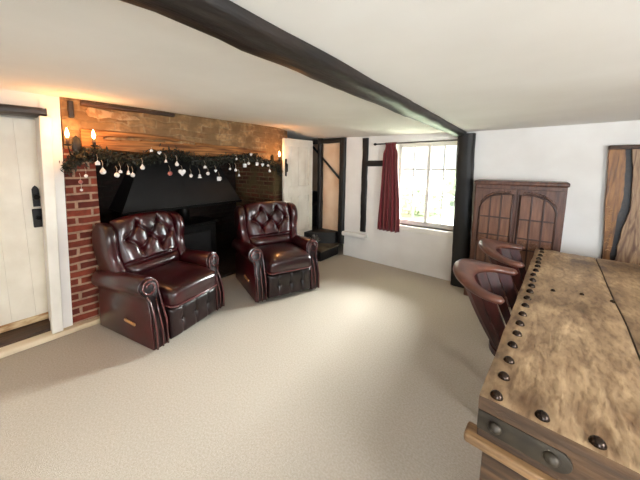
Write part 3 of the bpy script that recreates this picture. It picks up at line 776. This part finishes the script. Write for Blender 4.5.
KN = {'round': ('round_bauble', 'round white bauble', o_round, 'bauble'), 'drop': ('drop_bauble', 'white teardrop bauble', o_drop, 'bauble'), 'heart': ('heart_ornament', 'white heart ornament', o_heart, 'ornament'),
      'bell': ('bell_ornament', 'white bell ornament', o_bell, 'ornament'), 'house': ('house_ornament', 'small white house ornament', o_house, 'ornament'), 'mug': ('mug_ornament', 'tiny white mug ornament', o_mug, 'ornament'),
      'pink': ('round_bauble', 'dull pink bauble', o_round, 'bauble')}
ORN = [(80.6,182,'pink',2.2),(81.5,190,'round',1.6),(86,176,'round',2),(97.5,163,'house',2.4),(103,171.6,'drop',3.4),(117,175,'round',3.0),(120.4,171.5,'house',1.8),(128.4,172.5,'bell',2.4),(132.8,175,'round',2.7),(142.5,167.5,'drop',2.7),
       (151.3,150.5,'house',1.6),(159.4,152.8,'heart',2.1),(166,161,'bell',1.8),(170,173.5,'pink',2.7),(177,164.3,'drop',2.4),(182,172.2,'heart',4.0),(191,175.7,'round',2),(199.7,176,'bell',2.4),(205,167,'house',1.6),(208,173.6,'round',2.1),
       (215.6,170.8,'heart',1.8),(219,178.8,'mug',2.4),(230,169,'round',1.4),(235.7,170.2,'drop',1.7),(236.6,159,'round',1.3),(239,175,'bell',1.5),(244.7,165.5,'mug',2.2),(248.6,163.5,'round',1.8),(251,154.5,'heart',1.7),(257,164,'mug',1.9),(262.5,164.8,'heart',2),(268,165.5,'round',1.5),(269.6,171,'drop',1.6)]
ords = 'first second third fourth fifth sixth seventh eighth ninth tenth'.split()
cnt = {}
tot = {}
for o_ in ORN: tot[o_[2]] = tot.get(o_[2], 0) + 1
for (px, py, kd, pr) in ORN:
    d_ = ray(px, py); k = (GX + .055)/d_.x; P_ = Vector((0,0,CAMH)) + d_*k; r = pr*k/F*.84
    nm, lb, fn, cat = KN[kd]; cnt[kd] = cnt.get(kd, 0) + 1
    o = link(nm, fn(r), M['pink'] if kd == 'pink' else M['bauble'], None, sharp=40); o.location = P_
    tag(o, f'{lb} hanging from the fireplace garland, {ords[cnt[kd]-1]} of {tot[kd]} from the left', cat, 'ornaments hanging from the garland')
    top = {'round':1,'pink':1,'drop':1.65,'heart':.45,'bell':1,'house':1.15,'mug':1}[kd]*r
    # ribbon up to the garland
    best = min((gp(i/200) for i in range(201)), key=lambda g_: abs(g_.y - P_.y)); ln = min(.06, max(.02, best.z - P_.z - top + .01))
    bm = B(); tube(bm, [(0,0,top+.004), (.003,.002,top+ln*.5), (-.02 if ln > .05 else 0,0,top+ln)], .0028 if kd in ('drop','bell') else .0018, 5); link('ribbon', bm, M['string'], o)
    bm = B(); lathe(bm, [(r*.24,0),(r*.24,.008),(r*.1,.012)], (0,0,top-.003), 8); link('cap', bm, M['silver'], o)

# ------------------------------------------------------------------ cabinet
cb = thing('cabinet', 'carved oak cupboard with arched double doors against the far wall', 'cabinet', (-.155, 3.74, 0))
boxo('carcass', -.375, .375, .02, .31,   .05, 1.335, M['cab'], cb, r=.006)
boxo('cornice', -.386, .386, -.01, .32, 1.335, 1.378, M['cab'], cb, r=.012)
boxo('plinth', -.40, .40, -.02, .32, 0, .10, M['cab'], cb, r=.012)
for s in (-1, 1):
    dr = boxo('door', min(s*.005, s*.36), max(s*.005, s*.36), 0, .022, .12, 1.295, M['cab'], cb, r=.004)
    # recessed boarded panel, arched head
    xs0, xs1 = .03, .315
    def arch(x):  # outline height of the shared wide arch
        q = max(0, 1 - (x/.33)**3.6); return .98 + .26*q**.5
    pts = [(s*xs0, .18)] + [(s*xs1, .18)] + [(s*(xs1 - (xs1-xs0)*k/14), arch(xs1 - (xs1-xs0)*k/14)) for k in range(15)]
    bm = B(); prism(bm, pts, 'xz', -.004, .004, 0); bmesh.ops.recalc_face_normals(bm, faces=bm.faces[:]); link('panel', bm, M['cabpanel'], dr, smooth=False)
    bm = B(); tube(bm, [(x, -.006, z) for x, z in pts] + [(pts[0][0], -.006, pts[0][1])], .009, 8); link('arch_moulding', bm, M['cabdark'], dr)
    bm = B()
    for x in (.125, .22): box(bm, s*x-.007, s*x+.007, -.012, 0, .18, arch(x)-.005, .003)
    for z in (.42, .66, .78, .98): box(bm, min(s*xs0, s*xs1), max(s*xs0, s*xs1), -.012, 0, z-.007, z+.007, .003)
    link('panel_bars', bm, M['cabdark'], dr, wn=True)
    for cx_, cz_ in ((.075, .72), (.172, .72), (.268, .72)):
        bm = B()
        for k in range(6):
            a = 2*PI*k/6; superell(bm, (s*cx_ + .022*math.cos(a), -.008, cz_ + .022*math.sin(a)), (.016, .008, .011), 1, 1, 10, 6)
        superell(bm, (s*cx_, -.01, cz_), (.012,.01,.012), 1, 1, 10, 6)
        link('carved_rosette', bm, M['cabpanel'], dr)
    bm = B(); tube(bm, [(s*(.05+.26*k/60), -.002, arch(.05+.26*k/60)+.024) for k in range(61)], lambda u: .006 + .005*abs(math.sin(u*9*PI)), 8)
    link('carved_border', bm, M['cab'], dr)
    bm = B(); lathe(bm, [(.006,0),(.007,.014),(.015,.02),(.017,.03),(.004,.036)], (0,0,0), 12, 'y'); bm.transform(Matrix.Translation((s*.018, 0, .70)) @ Matrix.Rotation(PI, 4, 'Z')); link('knob', bm, M['iron'], dr)

# ------------------------------------------------------------------ timber panel on the right
tp = thing('timber_panel', 'rustic waney timber board panel on the far wall right of the cupboard', 'wooden panel', (0,4.02,0))
M['goldboard'] = mat('golden_board', srgb(158,108,56), srgb(96,60,28), .45, 8, (4,4,.4), detail=6, bump=.5, dist=1)
M['greyboard'] = mat('figured_board', srgb(164,132,98), srgb(98,68,48), .5, 9, (3,3,.35), detail=6, bump=.4, dist=1.5, c3=srgb(96,48,44))
def wav(z, sd, a=.02): return a*noise.noise((z*3, sd, 0)) + a*.4*noise.noise((z*11, sd, 2))
def board(name, l, r_, y0, y1, mat_, z0=.01, z1=1.70, par=None):
    bm = B(); n = 40; pts = [(r_(z0+(z1-z0)*k/n), z0+(z1-z0)*k/n) for k in range(n+1)] + [(l(z1-(z1-z0)*k/n), z1-(z1-z0)*k/n) for k in range(n+1)]
    prism(bm, pts, 'xz', y0, y1); bmesh.ops.recalc_face_normals(bm, faces=bm.faces[:]); return link(name, bm, mat_, par, smooth=False)
lean = lambda z: .055*(1.7-z)/1.0
board('board', lambda z: .478+lean(z)+.4*wav(z,8,.01), lambda z: .592+.015*math.sin(z*6)+wav(z,1), 0, .04, M['goldboard'], par=tp)
board('board', lambda z: .638+.018*math.sin(z*6+.5)+wav(z,3), lambda z: 1.3, 0, .04, M['greyboard'], par=tp)
board('backboard', lambda z: .53, lambda z: 1.28, .03, .045, M['beam'], par=tp)
boxo('top_rail', .475, 1.31, -.012, .045, 1.695, 1.735, M['darkoak'], tp, r=.006)
bm = B()
for k in range(12):
    z = .72 + k*.038; x = .505+lean(z)+.012*math.sin(k*2.1); tube(bm, [(x-.014, -.001, z), (x, -.004, z+.012), (x+.014, -.001, z+.004)], .003, 5)
tag(link('carving', bm, M['lever'], tp), 'pale carved squiggles')

# ------------------------------------------------------------------ big table
TR = math.radians(-3.05); TZ = .76
tb = thing('table', 'heavy rustic dining table with iron studs and straps along its edges', 'table', (-.091, 1.085, 0), TR)
TW, TL = 1.0, 2.40
seam = lambda y: .425 - .024*(y-.8) + .008*noise.noise((y*1.5, 0, 4))
seam2 = lambda y: .66 + .015*noise.noise((y*1.5, 0, 8))
def plank(x0f, x1f, nm='plank'):
    bm = B(); n = 60; m = 16; t0, t1 = TZ-.055, TZ
    for top in (True, False):
        def fn(u, v):
            y = v*TL; a, b = x0f(y), x1f(y); x = a+(b-a)*u
            e = .006*(math.exp(-((x-a)/.006)**2) + math.exp(-((b-x)/.006)**2))
            z = (t1 + .004*noise.noise((x*4, y*3, 1)) + .002*noise.noise((x*14, y*5, 6)) - e) if top else t0
            return (x, y, z)
        grid(bm, m, n, fn, flip=not top)
    for xf in (x0f, x1f): grid(bm, 1, n, lambda u, v, xf=xf: (xf(v*TL), v*TL, t0 + (t1 - .006 - t0)*u))
    for y in (0, TL): grid(bm, m, 1, lambda u, v, y=y: (x0f(y)+(x1f(y)-x0f(y))*u, y, t0 + (t1-.003-t0)*v))
    bmesh.ops.remove_doubles(bm, verts=bm.verts[:], dist=.004); bmesh.ops.recalc_face_normals(bm, faces=bm.faces[:])
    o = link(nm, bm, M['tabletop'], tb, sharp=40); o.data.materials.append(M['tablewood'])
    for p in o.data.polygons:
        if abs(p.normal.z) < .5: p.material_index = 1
    return o
plank(lambda y: .006*noise.noise((y*5, 1, 1)), lambda y: seam(y) - .003)
plank(lambda y: seam(y) + .003, lambda y: seam2(y) - .003)
plank(lambda y: seam2(y) + .003, lambda y: TW)
# end boards and frames, both ends
for yy, sg in ((.035, -1), (TL-.035, 1)):
    o_ = boxo('end_apron', .0, TW, yy-.02, yy+.02, .59, TZ-.056, M['tablewood'], tb, r=.004)
    if sg < 0:
        bm = B(); rr = .036; pts = [(.0, .628), (.20, .628)] + [(.20 + rr*math.sin(PI*k/10), .664 - rr*math.cos(PI*k/10)) for k in range(11)] + [(.0, .70)]
        prism(bm, pts, 'xz', yy-.032, yy-.02, .003, 2); bmesh.ops.recalc_face_normals(bm, faces=bm.faces[:])
        sp_ = link('iron_strap', bm, M['strap'], o_, sharp=30)
        for x in (.05, .19):
            bm = B(); lathe(bm, [(.02,0),(.019,.008),(.012,.016),(.001,.019)], (0,0,0), 14, 'y'); bm.transform(Matrix.Translation((x, yy-.032, .664)) @ Matrix.Rotation(PI, 4, 'Z')); link('bolt', bm, M['strap'], sp_)
    boxo('ledge_rail', -.035, TW+.03, yy-.045, yy+.03, .555, .59, M['ledge'], tb, r=.01)
    bm = B()
    for k in range(5): box(bm, .02 + k*.192, .02 + (k+1)*.192 - .006, yy-.015, yy+.015, .06, .555, .004)
    link('end_panel', bm, M['tablewood'], tb, wn=True)
    boxo('foot_rail', .0, TW, yy-.04, yy+.04, 0, .07, M['tablewood'], tb, r=.012)
boxo('stretcher', .45, .55, .04, TL-.04, .10, .17, M['tablewood'], tb, r=.01)
def stud(x, y, r=.019):
    bm = B(); lathe(bm, [(r,0),(r*.98,r*.3),(r*.8,r*.75),(r*.45,r*1.08),(.001,r*1.2)], (x, y, TZ-.003), 14); link('stud', bm, M['stud'], tb)
ny = 20
for k in range(ny): stud(.045 + random.uniform(-.004,.004), .035 + k*(TL-.07)/(ny-1) + random.uniform(-.006,.006))
for x in (.16, .277, .40, .52, .64, .77, .90): stud(x, .035)
for x, y in ((.15, 1.27), (.277, 1.32), (.40, 1.32)): stud(x, y, .012)

# ------------------------------------------------------------------ bow back chairs
def bowchair(name, label):
    t = thing(name, label, 'chair', (0,0,0), 0, 'bow back chairs along the table')
    RX, RY = .225, .275
    def rail(th):   # th 0 at the back, +-1 at the arm ends
        a = th*math.radians(96); x = -RX*math.cos(a); y = RY*math.sin(a)
        return Vector((x, y, .825 + .04*math.cos(a)**2))
    bm = B(); n = 60; rings = []; K = 12
    for i in range(n+1):
        th = -1 + 2*i/n; p = rail(th); d_ = (rail(min(1, th+.02)) - rail(max(-1, th-.02))).normalized()
        a_ = d_.cross(Vector((0,0,1))).normalized(); b_ = a_.cross(d_)
        wdt = .030 + .036*math.exp(-(th/.6)**2); hh = .020 + .012*math.exp(-(th/.5)**2)
        end = (1 - max(0, (abs(th)-.93)/.07)**2)**.5 if abs(th) > .93 else 1
        end = max(.15, end); tw = -.5*math.exp(-(th/.6)**2)
        ring = []
        for k in range(K):
            an = 2*PI*k/K; cs, sn = math.cos(an), math.sin(an)
            e = lambda v: math.copysign(abs(v)**.7, v)
            u_, w_ = e(cs)*wdt*end, e(sn)*hh*end
            u2 = u_*math.cos(tw) - w_*math.sin(tw); w2 = u_*math.sin(tw) + w_*math.cos(tw)
            ring.append(bm.verts.new(p + a_*u2 + b_*w2))
        rings.append(ring)
    for i in range(n):
        for k in range(K): bm.faces.new((rings[i][k], rings[i][(k+1)%K], rings[i+1][(k+1)%K], rings[i+1][k]))
    bm.faces.new(rings[0][::-1]); bm.faces.new(rings[-1]); bmesh.ops.recalc_face_normals(bm, faces=bm.faces[:])
    link('bow_rail', bm, M['rail'], t)
    bm = B()   # saddle seat
    def sf(top):
        rows = []
        for j in range(7):
            q = j/6; rows.append([bm.verts.new(((.15 + .21*q*math.cos(2*PI*k/32)), .215*q*math.sin(2*PI*k/32), (.455 - .018*(1-q**3) - (.006 if q == 1 else 0)) if top else .415)) for k in range(32)] if j else [bm.verts.new((.15,0,.437 if top else .415))])
        for k in range(32): bm.faces.new((rows[0][0], rows[1][k], rows[1][(k+1)%32]))
        for j in range(1,6):
            for k in range(32): bm.faces.new((rows[j][k], rows[j+1][k], rows[j+1][(k+1)%32], rows[j][(k+1)%32]))
        return rows[-1]
    a, b = sf(True), sf(False)
    for k in range(32): bm.faces.new((a[k], b[k], b[(k+1)%32], a[(k+1)%32]))
    bmesh.ops.recalc_face_normals(bm, faces=bm.faces[:]); link('seat', bm, M['mahog'], t, sharp=50)
    for i in range(9):
        th = -.8 + i*.2; p = rail(th); q = Vector((.14 + p.x*.80, p.y*.68, .445))
        bm = B(); sd = Vector((-(p.y), p.x, 0)).normalized()
        if abs(sd.length) < .1: sd = Vector((0,1,0))
        nr = sd.cross(Vector((0,0,1))); pts = []
        for k in range(9):
            u = k/8; c_ = q.lerp(p - Vector((0,0,.012)), u) + nr*(.012*math.sin(u*PI)); wd_ = .021 + .014*u; pts.append([bm.verts.new(c_ + sd*sx*wd_ + nr*sy*.006) for sx, sy in ((-1,-1),(1,-1),(1,1),(-1,1))])
        for k in range(8):
            for m in range(4): bm.faces.new((pts[k][m], pts[k][(m+1)%4], pts[k+1][(m+1)%4], pts[k+1][m]))
        bm.faces.new(pts[0][::-1]); bm.faces.new(pts[-1]); bmesh.ops.recalc_face_normals(bm, faces=bm.faces[:])
        link('splat', bm, M['mahog'], t, smooth=False)
    for sx in (-1, 1):
        for sy in (-1, 1):
            bm = B(); tp_ = Vector((.15 + sx*.12, sy*.14, .42)); bt = Vector((.15 + sx*.16, sy*.18, 0))
            tube(bm, [bt.lerp(tp_, k/12) for k in range(13)], lambda u: .014 + .008*math.sin(u*PI) + (.005 if .3 < u < .4 or .7 < u < .78 else 0), 12); link('leg', bm, M['mahog'], t)
    bm = B(); tube(bm, [(.0,-.17,.15),(.30,-.17,.15)], .011, 8); tube(bm, [(.0,.17,.15),(.30,.17,.15)], .011, 8); tube(bm, [(.15,-.17,.15),(.15,.17,.15)], .011, 8); link('stretcher', bm, M['mahog'], t)
    return t
c1 = bowchair('bow_back_chair', 'dark red mahogany bow back chair nearest the front end of the table')
c1.location = (-.09, 2.08, 0); c1.rotation_euler = (0,0,math.radians(-3))
c2 = copy_tree(c1); c2['label'] = 'dark red mahogany bow back chair at the far end of the table, before the cupboard'
c2.location = (-.055, 2.84, 0); c2.rotation_euler = (0,0,math.radians(2))
